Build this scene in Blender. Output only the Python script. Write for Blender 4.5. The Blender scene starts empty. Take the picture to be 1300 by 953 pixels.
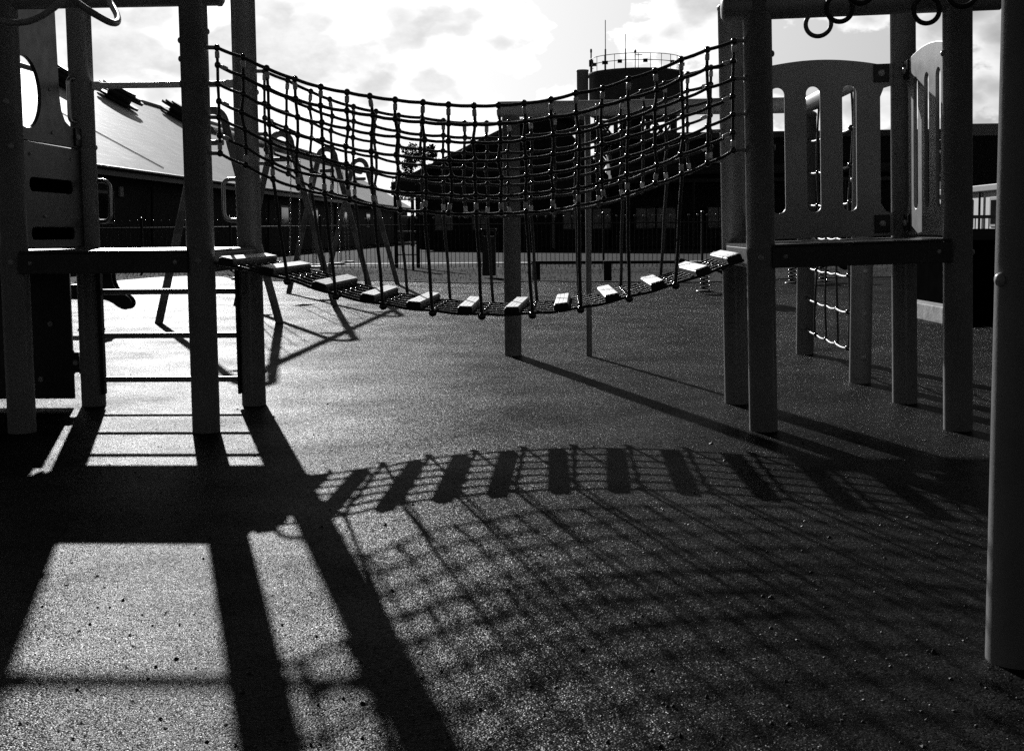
import bpy, bmesh, math, random
from mathutils import Vector, Matrix
random.seed(7)
PI = math.pi
sc = bpy.context.scene
col = sc.collection

# ------------------------------------------------------------------ helpers
class MB:
    """collects geometry for one mesh object"""
    def __init__(s): s.v = []; s.f = []; s.m = []; s.sm = []
    def add(s, vs, fs, mi=0, smooth=True):
        b = len(s.v); s.v += [tuple(p) for p in vs]
        for f in fs:
            s.f.append(tuple(b + i for i in f)); s.m.append(mi); s.sm.append(smooth)
    def tube(s, pts, r, n=8, mi=0, cap=True, closed=False):
        pts = [Vector(p) for p in pts]; N = len(pts)
        rs = r if isinstance(r, (list, tuple)) else [r] * N
        prev = None; vs = []
        for i, p in enumerate(pts):
            if closed: t = (pts[(i + 1) % N] - pts[i - 1])
            else: t = pts[min(i + 1, N - 1)] - pts[max(i - 1, 0)]
            if t.length < 1e-9: t = Vector((0, 0, 1))
            t.normalize()
            if prev is None:
                a = Vector((0, 0, 1)) if abs(t.z) < .9 else Vector((0, 1, 0))
                u = t.cross(a).normalized()
            else:
                u = prev - t * prev.dot(t)
                u.normalize()
            prev = u; w = t.cross(u)
            for k in range(n):
                a = 2 * PI * k / n
                vs.append(p + (u * math.cos(a) + w * math.sin(a)) * rs[i])
        fs = []
        M = N if closed else N - 1
        for i in range(M):
            j = (i + 1) % N
            for k in range(n):
                l = (k + 1) % n
                fs.append((i * n + k, i * n + l, j * n + l, j * n + k))
        s.add(vs, fs, mi)
        if cap and not closed:
            s.add([vs[k] for k in range(n)], [tuple(range(n))[::-1]], mi, False)
            s.add([vs[(N - 1) * n + k] for k in range(n)], [tuple(range(n))], mi, False)
    def box(s, c, d, mi=0, M=None, bev=0):
        x, y, z = [a / 2 for a in d]
        c = Vector(c)
        if bev:
            bm = bmesh.new(); bmesh.ops.create_cube(bm, size=1)
            for v in bm.verts: v.co = Vector((v.co.x * d[0], v.co.y * d[1], v.co.z * d[2]))
            bmesh.ops.bevel(bm, geom=bm.edges[:], offset=bev, segments=2, affect='EDGES', profile=.5)
            bm.verts.index_update()
            vs = [v.co.copy() for v in bm.verts]; fs = [tuple(v.index for v in f.verts) for f in bm.faces]
            bm.free()
        else:
            vs = [Vector((i * x, j * y, k * z)) for i in (-1, 1) for j in (-1, 1) for k in (-1, 1)]
            fs = [(0, 1, 3, 2), (4, 6, 7, 5), (0, 4, 5, 1), (2, 3, 7, 6), (0, 2, 6, 4), (1, 5, 7, 3)]
        if M: vs = [M @ v for v in vs]
        s.add([v + c for v in vs], fs, mi, False)
    def ball(s, c, r, mi=0, n=8, sc=(1, 1, 1)):
        c = Vector(c); vs = []; h = max(3, n // 2 + 1)
        for i in range(1, h):
            t = PI * i / h
            for k in range(n):
                a = 2 * PI * k / n
                vs.append(c + Vector((r * sc[0] * math.sin(t) * math.cos(a), r * sc[1] * math.sin(t) * math.sin(a), r * sc[2] * math.cos(t))))
        top = len(vs); vs.append(c + Vector((0, 0, r * sc[2]))); vs.append(c - Vector((0, 0, r * sc[2])))
        fs = []
        for i in range(h - 2):
            for k in range(n):
                l = (k + 1) % n
                fs.append((i * n + k, (i + 1) * n + k, (i + 1) * n + l, i * n + l))
        for k in range(n):
            l = (k + 1) % n
            fs.append((top, k, l)); fs.append((top + 1, (h - 2) * n + l, (h - 2) * n + k))
        s.add(vs, fs, mi)
    def lathe(s, c, prof, n=24, mi=0, axis='z'):
        """prof = list of (r, h)"""
        c = Vector(c); vs = []
        for r, h in prof:
            for k in range(n):
                a = 2 * PI * k / n
                p = Vector((r * math.cos(a), r * math.sin(a), h))
                if axis == 'x': p = Vector((p.z, p.x, p.y))
                if axis == 'y': p = Vector((p.y, p.z, p.x))
                vs.append(c + p)
        fs = []
        for i in range(len(prof) - 1):
            for k in range(n):
                l = (k + 1) % n
                fs.append((i * n + k, i * n + l, (i + 1) * n + l, (i + 1) * n + k))
        s.add(vs, fs, mi)
    def quad(s, a, b, c, d, mi=0): s.add([a, b, c, d], [(0, 1, 2, 3)], mi, False)
    def build(s, name, mats, parent=None):
        me = bpy.data.meshes.new(name); me.from_pydata(s.v, [], s.f)
        for m in (mats if isinstance(mats, (list, tuple)) else [mats]): me.materials.append(m)
        me.polygons.foreach_set('material_index', s.m)
        me.polygons.foreach_set('use_smooth', s.sm)
        me.update()
        return link(name, me, parent)

def link(name, me, parent=None):
    o = bpy.data.objects.new(name, me); col.objects.link(o)
    if parent: o.parent = parent
    return o
def tag(o, label=None, cat=None, group=None, kind=None):
    if label: o['label'] = label
    if cat: o['category'] = cat
    if group: o['group'] = group
    if kind: o['kind'] = kind
    return o
def empty(name, label, cat, loc=(0, 0, 0), group=None):
    o = bpy.data.objects.new(name, None); col.objects.link(o); o.location = loc
    o.empty_display_size = .1
    return tag(o, label, cat, group)
def copy_tree(o, parent=None):
    c = o.copy(); col.objects.link(c); c.parent = parent
    for ch in list(o.children): copy_tree(ch, c)
    return c
def panel_mesh(name, outline, holes, thick, mat, parent, M, bev=.003):
    """flat board cut from an outline with holes; 2D coords placed by matrix M"""
    cu = bpy.data.curves.new(name, 'CURVE'); cu.dimensions = '2D'; cu.fill_mode = 'BOTH'
    cu.extrude = thick / 2 - bev; cu.bevel_depth = bev; cu.bevel_resolution = 1
    for poly in [outline] + holes:
        sp = cu.splines.new('POLY'); sp.points.add(len(poly) - 1); sp.use_cyclic_u = True
        for p, (x, y) in zip(sp.points, poly): p.co = (x, y, 0, 1)
    tmp = bpy.data.objects.new('tmp', cu); col.objects.link(tmp)
    dg = bpy.context.evaluated_depsgraph_get(); dg.update()
    me = bpy.data.meshes.new_from_object(tmp.evaluated_get(dg))
    bpy.data.objects.remove(tmp); bpy.data.curves.remove(cu)
    me.name = name; me.transform(M)
    me.materials.clear(); me.materials.append(mat)
    return link(name, me, parent)
def slot(x0, x1, y0, y1, n=8):
    r = min(x1 - x0, y1 - y0) / 2; P = []
    for cx, cy, a0 in ((x1 - r, y1 - r, 0), (x0 + r, y1 - r, 90), (x0 + r, y0 + r, 180), (x1 - r, y0 + r, 270)):
        for k in range(n + 1):
            a = math.radians(a0 + 90 * k / n); P.append((cx + r * math.cos(a), cy + r * math.sin(a)))
    return P
def interp(T, x):
    """smooth (Catmull) interpolation of a sorted table"""
    if x <= T[0][0]: i = 0
    elif x >= T[-1][0]: i = len(T) - 2
    else: i = max(k for k in range(len(T) - 1) if T[k][0] <= x)
    x0, y0 = T[i]; x1, y1 = T[i + 1]; t = (x - x0) / (x1 - x0)
    def sl(k):
        if k <= 0: return (T[1][1] - T[0][1]) / (T[1][0] - T[0][0])
        if k >= len(T) - 1: return (T[-1][1] - T[-2][1]) / (T[-1][0] - T[-2][0])
        return (T[k + 1][1] - T[k - 1][1]) / (T[k + 1][0] - T[k - 1][0])
    m0, m1 = sl(i) * (x1 - x0), sl(i + 1) * (x1 - x0)
    return (2*t**3-3*t**2+1)*y0 + (t**3-2*t**2+t)*m0 + (-2*t**3+3*t**2)*y1 + (t**3-t**2)*m1
def smooth_path(P, sub=4, closed=False):
    P = [Vector(p) for p in P]; N = len(P); out = []
    for i in range(N if closed else N - 1):
        g = (lambda k: P[k % N]) if closed else (lambda k: P[min(max(k, 0), N - 1)])
        a, b, c, d = g(i - 1), g(i), g(i + 1), g(i + 2)
        for j in range(sub):
            t = j / sub
            out.append(.5 * ((2 * b) + (c - a) * t + (2*a - 5*b + 4*c - d) * t*t + (3*b - a - 3*c + d) * t**3))
    if not closed: out.append(P[-1])
    return out

# ------------------------------------------------------------------ materials (the photograph is black and white: all greys)
def mat(name, base=.1, rough=.5, spec=.5, metal=0, var=.25, vscale=6, bump=0, bscale=60, coord='Object', detail=4, rvar=.1, coat=0):
    m = bpy.data.materials.new(name); m.use_nodes = True; nt = m.node_tree; N = nt.nodes; L = nt.links
    b = N['Principled BSDF']; b.inputs['Roughness'].default_value = rough
    b.inputs['Specular IOR Level'].default_value = spec; b.inputs['Metallic'].default_value = metal
    b.inputs['Coat Weight'].default_value = coat
    tc = N.new('ShaderNodeTexCoord')
    nz = N.new('ShaderNodeTexNoise'); nz.inputs['Scale'].default_value = vscale; nz.inputs['Detail'].default_value = detail
    nz.inputs['Roughness'].default_value = .65
    L.new(tc.outputs[coord], nz.inputs['Vector'])
    mr = N.new('ShaderNodeMapRange'); mr.inputs['From Min'].default_value = .3; mr.inputs['From Max'].default_value = .7
    mr.inputs['To Min'].default_value = base * (1 - var); mr.inputs['To Max'].default_value = base * (1 + var)
    L.new(nz.outputs['Fac'], mr.inputs['Value'])
    cb = N.new('ShaderNodeCombineColor')
    for i in range(3): L.new(mr.outputs[0], cb.inputs[i])
    L.new(cb.outputs[0], b.inputs['Base Color'])
    if rvar:
        mr2 = N.new('ShaderNodeMapRange'); mr2.inputs['To Min'].default_value = max(.02, rough - rvar); mr2.inputs['To Max'].default_value = min(1, rough + rvar)
        nz2 = N.new('ShaderNodeTexNoise'); nz2.inputs['Scale'].default_value = vscale * 2.7; nz2.inputs['Detail'].default_value = 5
        L.new(tc.outputs[coord], nz2.inputs['Vector']); L.new(nz2.outputs['Fac'], mr2.inputs['Value']); L.new(mr2.outputs[0], b.inputs['Roughness'])
    if bump:
        nb = N.new('ShaderNodeTexNoise'); nb.inputs['Scale'].default_value = bscale; nb.inputs['Detail'].default_value = 3
        L.new(tc.outputs[coord], nb.inputs['Vector'])
        bp = N.new('ShaderNodeBump'); bp.inputs['Strength'].default_value = 1; bp.inputs['Distance'].default_value = bump
        L.new(nb.outputs['Fac'], bp.inputs['Height']); L.new(bp.outputs[0], b.inputs['Normal'])
    return m
def wave_bump(m, scale, dist, direction='Z', dark=0, coord='Object', profile='SIN'):
    nt = m.node_tree; N = nt.nodes; L = nt.links; b = N['Principled BSDF']
    tc = N.new('ShaderNodeTexCoord'); w = N.new('ShaderNodeTexWave'); w.bands_direction = direction; w.wave_profile = profile
    w.inputs['Scale'].default_value = scale; w.inputs['Distortion'].default_value = .3; w.inputs['Detail'].default_value = 1
    L.new(tc.outputs[coord], w.inputs['Vector'])
    bp = N.new('ShaderNodeBump'); bp.inputs['Strength'].default_value = 1; bp.inputs['Distance'].default_value = dist
    L.new(w.outputs['Fac'], bp.inputs['Height']); L.new(bp.outputs[0], b.inputs['Normal'])
    return m

M_post = mat('painted_post', .3, .33, .5, var=.18, vscale=3, bump=.0004, bscale=90, rvar=.12)
M_postbig = M_post
M_pole = mat('pole_paint', .3, .35, .5, var=.1)
M_beam = mat('pale_painted_tube', .85, .35, .5, var=.1, vscale=4, bump=.0003, bscale=60)
M_grey = mat('grey_painted_tube', .3, .4, .5, var=.15, vscale=4)
M_panel2 = mat('shaded_panel', .017, .4, .4, var=.12, vscale=5, bump=.0005, bscale=160)  # darker copy of the plastic panel, shade put into its colour
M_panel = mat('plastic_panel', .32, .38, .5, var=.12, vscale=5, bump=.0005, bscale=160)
M_pdark = mat('dark_plastic_panel', .012, .45, .4, var=.2, vscale=5, bump=.0004, bscale=160)
M_plat = mat('platform_steel', .03, .35, .5, var=.3, vscale=10, bump=.0008, bscale=120)
M_steel = mat('galvanised_steel', .45, .28, .5, metal=1, var=.25, vscale=18, rvar=.1)
M_bolt = mat('bolt_cap', .45, .3, .5, var=.1)
M_rope = mat('rope_fibre', .014, .42, .5, var=.4, vscale=60, bump=.0018, bscale=260)
M_knot = mat('rope_connector', .01, .12, .9, var=.2, rvar=.05)
M_ferr = mat('aluminium_ferrule', .8, .38, .5, metal=.1, var=.2, vscale=40, rvar=.08)
M_rub = mat('plank_rubber', .008, .5, .4, var=.3, vscale=20, bump=.0006, bscale=150)
M_tread = mat('plank_tread', .85, .5, .5, var=.22, vscale=30, bump=.0006, bscale=120)
M_frame = mat('swing_tube', .17, .4, .5, var=.1, vscale=3)
M_chain = mat('chain_steel', .5, .2, .5, metal=1, var=.1, rvar=.05)
M_seat = mat('swing_seat_rubber', .012, .3, .6, var=.2)
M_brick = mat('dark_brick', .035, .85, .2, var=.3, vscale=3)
M_trim = mat('dark_trim', .02, .5, .4, var=.2)
M_roofd = mat('dark_roof', .12, .8, .1, var=.3, vscale=2)
M_roofl = mat('pale_roof_sheet', .8, .52, .6, metal=.3, var=.16, vscale=.6, detail=8)
M_glass = mat('window_glass', .02, .12, .6, var=.3, vscale=1.2)
M_white = mat('white_render', .8, .7, .3, var=.05)
M_fasc = mat('pale_fascia', .35, .6, .3, var=.1)
M_fence = mat('fence_paint', .012, .35, .5, var=.1)
M_wood = mat('dark_timber', .03, .8, .2, var=.4, vscale=8, bump=.004, bscale=30)
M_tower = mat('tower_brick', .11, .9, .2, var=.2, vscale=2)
M_chim = mat('chimney_steel', .35, .6, .3, var=.1, vscale=1)
M_leaf = mat('leaf', .05, .6, .3, var=.4)
M_sleeper = mat('pale_sleeper', .42, .75, .2, var=.45, vscale=14, bump=.004, bscale=40)
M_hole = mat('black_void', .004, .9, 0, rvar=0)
wave_bump(M_roofl, 1.45, .06, 'Z', profile='SAW')

# stripes on the swing legs
def stripes(m, period, a, b_):
    nt = m.node_tree; N = nt.nodes; L = nt.links; b = N['Principled BSDF']
    tc = N.new('ShaderNodeTexCoord'); sp = N.new('ShaderNodeSeparateXYZ'); L.new(tc.outputs['Object'], sp.inputs[0])
    d = N.new('ShaderNodeMath'); d.operation = 'DIVIDE'; d.inputs[1].default_value = period; L.new(sp.outputs['Z'], d.inputs[0])
    f = N.new('ShaderNodeMath'); f.operation = 'FRACT'; L.new(d.outputs[0], f.inputs[0])
    g = N.new('ShaderNodeMath'); g.operation = 'GREATER_THAN'; g.inputs[1].default_value = .5; L.new(f.outputs[0], g.inputs[0])
    mr = N.new('ShaderNodeMapRange'); mr.inputs['To Min'].default_value = a; mr.inputs['To Max'].default_value = b_; L.new(g.outputs[0], mr.inputs[0])
    cb = N.new('ShaderNodeCombineColor')
    for i in range(3): L.new(mr.outputs[0], cb.inputs[i])
    L.new(cb.outputs[0], b.inputs['Base Color'])
stripes(M_frame, .5, .26, .42)

# rubber crumb play surface
def ground_mat():
    m = bpy.data.materials.new('rubber_crumb_surface'); m.use_nodes = True; nt = m.node_tree; N = nt.nodes; L = nt.links
    N.remove(N['Principled BSDF'])
    b = N.new('ShaderNodeBsdfDiffuse'); gl = N.new('ShaderNodeBsdfGlossy'); gl.distribution = 'GGX'
    adds = N.new('ShaderNodeAddShader'); L.new(b.outputs[0], adds.inputs[0]); L.new(gl.outputs[0], adds.inputs[1])
    L.new(adds.outputs[0], N['Material Output'].inputs['Surface'])
    tc = N.new('ShaderNodeTexCoord')
    vo = N.new('ShaderNodeTexVoronoi'); vo.inputs['Scale'].default_value = 185; vo.inputs['Randomness'].default_value = 1
    L.new(tc.outputs['Object'], vo.inputs['Vector'])
    sep = N.new('ShaderNodeSeparateColor'); L.new(vo.outputs['Color'], sep.inputs[0])
    big = N.new('ShaderNodeTexNoise'); big.inputs['Scale'].default_value = 1.3; big.inputs['Detail'].default_value = 8; big.inputs['Roughness'].default_value = .6
    L.new(tc.outputs['Object'], big.inputs['Vector'])
    # base colour: granules of different greys, faint large patches
    m1 = N.new('ShaderNodeMapRange'); m1.inputs['To Min'].default_value = .002; m1.inputs['To Max'].default_value = .016
    L.new(sep.outputs[0], m1.inputs['Value'])
    m2 = N.new('ShaderNodeMapRange'); m2.inputs['From Min'].default_value = .3; m2.inputs['From Max'].default_value = .7
    m2.inputs['To Min'].default_value = .75; m2.inputs['To Max'].default_value = 1.3
    L.new(big.outputs['Fac'], m2.inputs['Value'])
    mu = N.new('ShaderNodeMath'); mu.operation = 'MULTIPLY'; L.new(m1.outputs[0], mu.inputs[0]); L.new(m2.outputs[0], mu.inputs[1])
    cb = N.new('ShaderNodeCombineColor')
    for i in range(3): L.new(mu.outputs[0], cb.inputs[i])
    L.new(cb.outputs[0], b.inputs['Color'])
    # roughness varies by granule
    m3 = N.new('ShaderNodeMapRange'); m3.inputs['To Min'].default_value = .28; m3.inputs['To Max'].default_value = .42
    L.new(sep.outputs[1], m3.inputs['Value']); L.new(m3.outputs[0], gl.inputs['Roughness'])
    m4 = N.new('ShaderNodeMapRange'); m4.inputs['From Min'].default_value = .25; m4.inputs['From Max'].default_value = .75; m4.inputs['To Min'].default_value = .012; m4.inputs['To Max'].default_value = .036
    L.new(big.outputs['Fac'], m4.inputs['Value']); lw = N.new('ShaderNodeLayerWeight'); lw.inputs['Blend'].default_value = .5      # shinier towards grazing angles
    m5 = N.new('ShaderNodeMapRange'); m5.inputs['From Min'].default_value = .65; m5.inputs['From Max'].default_value = .95
    m5.inputs['To Min'].default_value = 1; m5.inputs['To Max'].default_value = 2.3; L.new(lw.outputs['Facing'], m5.inputs['Value'])
    mg = N.new('ShaderNodeMath'); mg.operation = 'MULTIPLY'; L.new(m4.outputs[0], mg.inputs[0]); L.new(m5.outputs[0], mg.inputs[1])
    cg = N.new('ShaderNodeCombineColor')
    for i in range(3): L.new(mg.outputs[0], cg.inputs[i])
    L.new(cg.outputs[0], gl.inputs['Color'])
    # bump: granules plus height differences
    a = N.new('ShaderNodeMath'); a.operation = 'SUBTRACT'; L.new(sep.outputs[2], a.inputs[0]); L.new(vo.outputs['Distance'], a.inputs[1])
    md = N.new('ShaderNodeTexNoise'); md.inputs['Scale'].default_value = 70; md.inputs['Detail'].default_value = 3; L.new(tc.outputs['Object'], md.inputs['Vector'])
    ad = N.new('ShaderNodeMath'); ad.operation = 'ADD'; L.new(a.outputs[0], ad.inputs[0])
    mm = N.new('ShaderNodeMath'); mm.operation = 'MULTIPLY'; mm.inputs[1].default_value = 2.2; L.new(md.outputs['Fac'], mm.inputs[0]); L.new(mm.outputs[0], ad.inputs[1])
    bp = N.new('ShaderNodeBump'); bp.inputs['Strength'].default_value = 1; bp.inputs['Distance'].default_value = .0012
    L.new(ad.outputs[0], bp.inputs['Height'])
    # every granule is tilted its own way
    v2 = N.new('ShaderNodeTexVoronoi'); v2.inputs['Scale'].default_value = 260; L.new(tc.outputs['Object'], v2.inputs['Vector'])
    sb = N.new('ShaderNodeVectorMath'); sb.operation = 'SUBTRACT'; L.new(v2.outputs['Color'], sb.inputs[0]); sb.inputs[1].default_value = (.5, .5, .5)
    ml = N.new('ShaderNodeVectorMath'); ml.operation = 'MULTIPLY'; L.new(sb.outputs[0], ml.inputs[0]); ml.inputs[1].default_value = (TILT, TILT, 0)
    v3 = N.new('ShaderNodeTexVoronoi'); v3.inputs['Scale'].default_value = 75; L.new(tc.outputs['Object'], v3.inputs['Vector'])
    sb3 = N.new('ShaderNodeVectorMath'); sb3.operation = 'SUBTRACT'; L.new(v3.outputs['Color'], sb3.inputs[0]); sb3.inputs[1].default_value = (.5, .5, .5)
    ml3 = N.new('ShaderNodeVectorMath'); ml3.operation = 'MULTIPLY'; L.new(sb3.outputs[0], ml3.inputs[0]); ml3.inputs[1].default_value = (.2, .2, 0)
    av3 = N.new('ShaderNodeVectorMath'); av3.operation = 'ADD'; L.new(bp.outputs[0], av3.inputs[0]); L.new(ml3.outputs[0], av3.inputs[1])
    av = N.new('ShaderNodeVectorMath'); av.operation = 'ADD'; L.new(av3.outputs[0], av.inputs[0]); L.new(ml.outputs[0], av.inputs[1])
    nn = N.new('ShaderNodeVectorMath'); nn.operation = 'NORMALIZE'; L.new(av.outputs[0], nn.inputs[0]); L.new(nn.outputs[0], b.inputs['Normal']); L.new(nn.outputs[0], gl.inputs['Normal'])
    return m
TILT = .32
M_ground = ground_mat()
M_grass = mat('grass_turf', .028, .95, .05, var=.35, vscale=3, bump=.02, bscale=60, coord='Object')
M_blade = mat('grass_blades', .035, .6, .3, var=.4, vscale=3)
M_path = mat('concrete_path', .16, .75, .3, var=.2, vscale=3)
M_kerb = mat('edging_kerb', .09, .8, .3, var=.3, vscale=6)
M_chip = mat('dark_chippings', .02, .6, .4, var=.4, vscale=40)

# ------------------------------------------------------------------ camera
f_px, pitch, yaw, roll = 1550.3, .0893, .0453, .0097
cp, sp_, cy, sy = math.cos(pitch), math.sin(pitch), math.cos(yaw), math.sin(yaw)
fwd = Vector((-sy * cp, cy * cp, -sp_)); rt = Vector((cy, sy, 0)); up = rt.cross(fwd)
r2 = rt * math.cos(roll) - up * math.sin(roll); u2 = rt * math.sin(roll) + up * math.cos(roll)
cam_d = bpy.data.cameras.new('camera'); cam = bpy.data.objects.new('camera', cam_d); col.objects.link(cam)
cam_d.sensor_width = 36; cam_d.lens = 36 * f_px / 1300; cam_d.clip_start = .05; cam_d.clip_end = 5000
cam_d.shift_y = (476.5 - 431.5) / 1300 * -1      # the 1300x953 frame is centred 45 px lower than the optical axis
cam.matrix_world = Matrix(((r2.x, u2.x, -fwd.x, 0), (r2.y, u2.y, -fwd.y, 0), (r2.z, u2.z, -fwd.z, 1.0), (0, 0, 0, 1)))
sc.camera = cam

# ------------------------------------------------------------------ light
AZ, EL = math.radians(18.3), math.radians(21.85)
sdir = Vector((-math.sin(AZ) * math.cos(EL), math.cos(AZ) * math.cos(EL), math.sin(EL)))
sun_d = bpy.data.lights.new('sun', 'SUN'); sun_d.energy = 5.0; sun_d.angle = math.radians(.53); sun_d.color = (1, .97, .93)
sun = bpy.data.objects.new('sun', sun_d); col.objects.link(sun)
sun.rotation_euler = sdir.to_track_quat('Z', 'Y').to_euler(); sun.location = sdir * 50
sun_d.color = (1, 1, 1)

SKY_OFF = (3.1, 1.7, 0)
def make_world():
    w = bpy.data.worlds.new('World'); sc.world = w; w.use_nodes = True
    nt = w.node_tree; N = nt.nodes; L = nt.links; N.clear()
    out = N.new('ShaderNodeOutputWorld'); bg = N.new('ShaderNodeBackground'); L.new(bg.outputs[0], out.inputs[0])
    bg.inputs['Strength'].default_value = .06
    sky = N.new('ShaderNodeTexSky'); sky.sky_type = 'NISHITA'; sky.sun_disc = False
    sky.sun_elevation = EL; sky.sun_rotation = -AZ; sky.dust_density = 1.5; sky.air_density = 1.0
    def math_(op, a, b=None, c=None):
        n = N.new('ShaderNodeMath'); n.operation = op
        for i, x in enumerate((a, b, c)):
            if x is None: continue
            if isinstance(x, (int, float)): n.inputs[i].default_value = x
            else: L.new(x, n.inputs[i])
        return n.outputs[0]
    def mr(v, a, b, c, d, t='SMOOTHSTEP'):
        n = N.new('ShaderNodeMapRange'); n.interpolation_type = t; L.new(v, n.inputs['Value'])
        for k, x in zip(('From Min', 'From Max', 'To Min', 'To Max'), (a, b, c, d)): n.inputs[k].default_value = x
        return n.outputs[0]
    # black and white film behind a red filter: the blue sky goes dark
    sepc = N.new('ShaderNodeSeparateColor'); L.new(sky.outputs[0], sepc.inputs[0])
    base = math_('ADD', math_('MULTIPLY', sepc.outputs[0], .85), math_('MULTIPLY', sepc.outputs[1], .15))
    geo = N.new('ShaderNodeTexCoord'); d = geo.outputs['Generated']
    dt = N.new('ShaderNodeVectorMath'); dt.operation = 'DOT_PRODUCT'; L.new(d, dt.inputs[0]); dt.inputs[1].default_value = sdir
    dot = dt.outputs['Value']
    sx = N.new('ShaderNodeSeparateXYZ'); L.new(d, sx.inputs[0]); z = sx.outputs['Z']
    sq = N.new('ShaderNodeVectorMath'); sq.operation = 'MULTIPLY'; L.new(d, sq.inputs[0]); sq.inputs[1].default_value = (1, 1, 1.7)
    def noise(scale, det, off, ro=.55):
        mp = N.new('ShaderNodeMapping'); mp.inputs['Location'].default_value = off; L.new(sq.outputs[0], mp.inputs[0])
        n = N.new('ShaderNodeTexNoise'); n.inputs['Scale'].default_value = scale; n.inputs['Detail'].default_value = det
        n.inputs['Roughness'].default_value = ro; L.new(mp.outputs[0], n.inputs['Vector']); return n
    n1 = noise(5.2, 3, SKY_OFF).outputs['Fac']
    nb = noise(30, 4, (2, 5, 1))
    wv = N.new('ShaderNodeVectorMath'); wv.operation = 'MULTIPLY_ADD'; L.new(nb.outputs['Color'], wv.inputs[0]); wv.inputs[1].default_value = (.05, .05, .05); L.new(sq.outputs[0], wv.inputs[2])
    def puffs(scale):
        v = N.new('ShaderNodeTexVoronoi'); v.feature = 'F1'; v.inputs['Scale'].default_value = scale
        L.new(wv.outputs[0], v.inputs['Vector']); return v.outputs['Distance']
    p1, p2 = puffs(14), puffs(33)
    dens = math_('SUBTRACT', math_('SUBTRACT', n1, math_('MULTIPLY', p1, .16)), math_('MULTIPLY', p2, .08))
    n3 = noise(26, 6, (1.3, 9.1, 5), .62).outputs['Fac']
    dens = math_('ADD', dens, math_('MULTIPLY', math_('SUBTRACT', n3, .5), .16))
    mask = mr(dens, .365, .405, 0, 1)
    rim = mr(dens, .37, .50, 1.4, .76)            # bright edges, grey thicker middles
    fine = mr(n3, .3, .7, .85, 1.12)
    glow = mr(dot, .35, 1.0, 0, 1, 'LINEAR')       # forward scattering in cloud and air round the sun
    g2 = math_('POWER', glow, 1.7)
    hi = mr(z, .195, .38, 1, .1)
    cloud = math_('MULTIPLY', math_('MULTIPLY', math_('MULTIPLY', rim, fine), math_('ADD', 1.5, math_('MULTIPLY', g2, 19))), hi)
    clear = math_('ADD', math_('MULTIPLY', base, .2), math_('MULTIPLY', math_('MULTIPLY', g2, 14.5), hi))
    mix = N.new('ShaderNodeMix'); mix.data_type = 'FLOAT'
    L.new(mask, mix.inputs['Factor']); L.new(clear, mix.inputs[2]); L.new(cloud, mix.inputs[3])
    cb = N.new('ShaderNodeCombineColor')
    for i in range(3): L.new(mix.outputs[0], cb.inputs[i])
    L.new(cb.outputs[0], bg.inputs['Color'])
make_world()
sc.world.cycles.sampling_method = 'MANUAL'; sc.world.cycles.sample_map_resolution = 512
vs_ = sc.view_settings; vs_.view_transform = 'Standard'; vs_.look = 'None'; vs_.gamma = 1; vs_.exposure = 0
sc.cycles.use_denoising = False; sc.cycles.caustics_reflective = False; sc.cycles.caustics_refractive = False
sc.cycles.max_bounces = 6; sc.cycles.sample_clamp_indirect = .4

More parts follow.
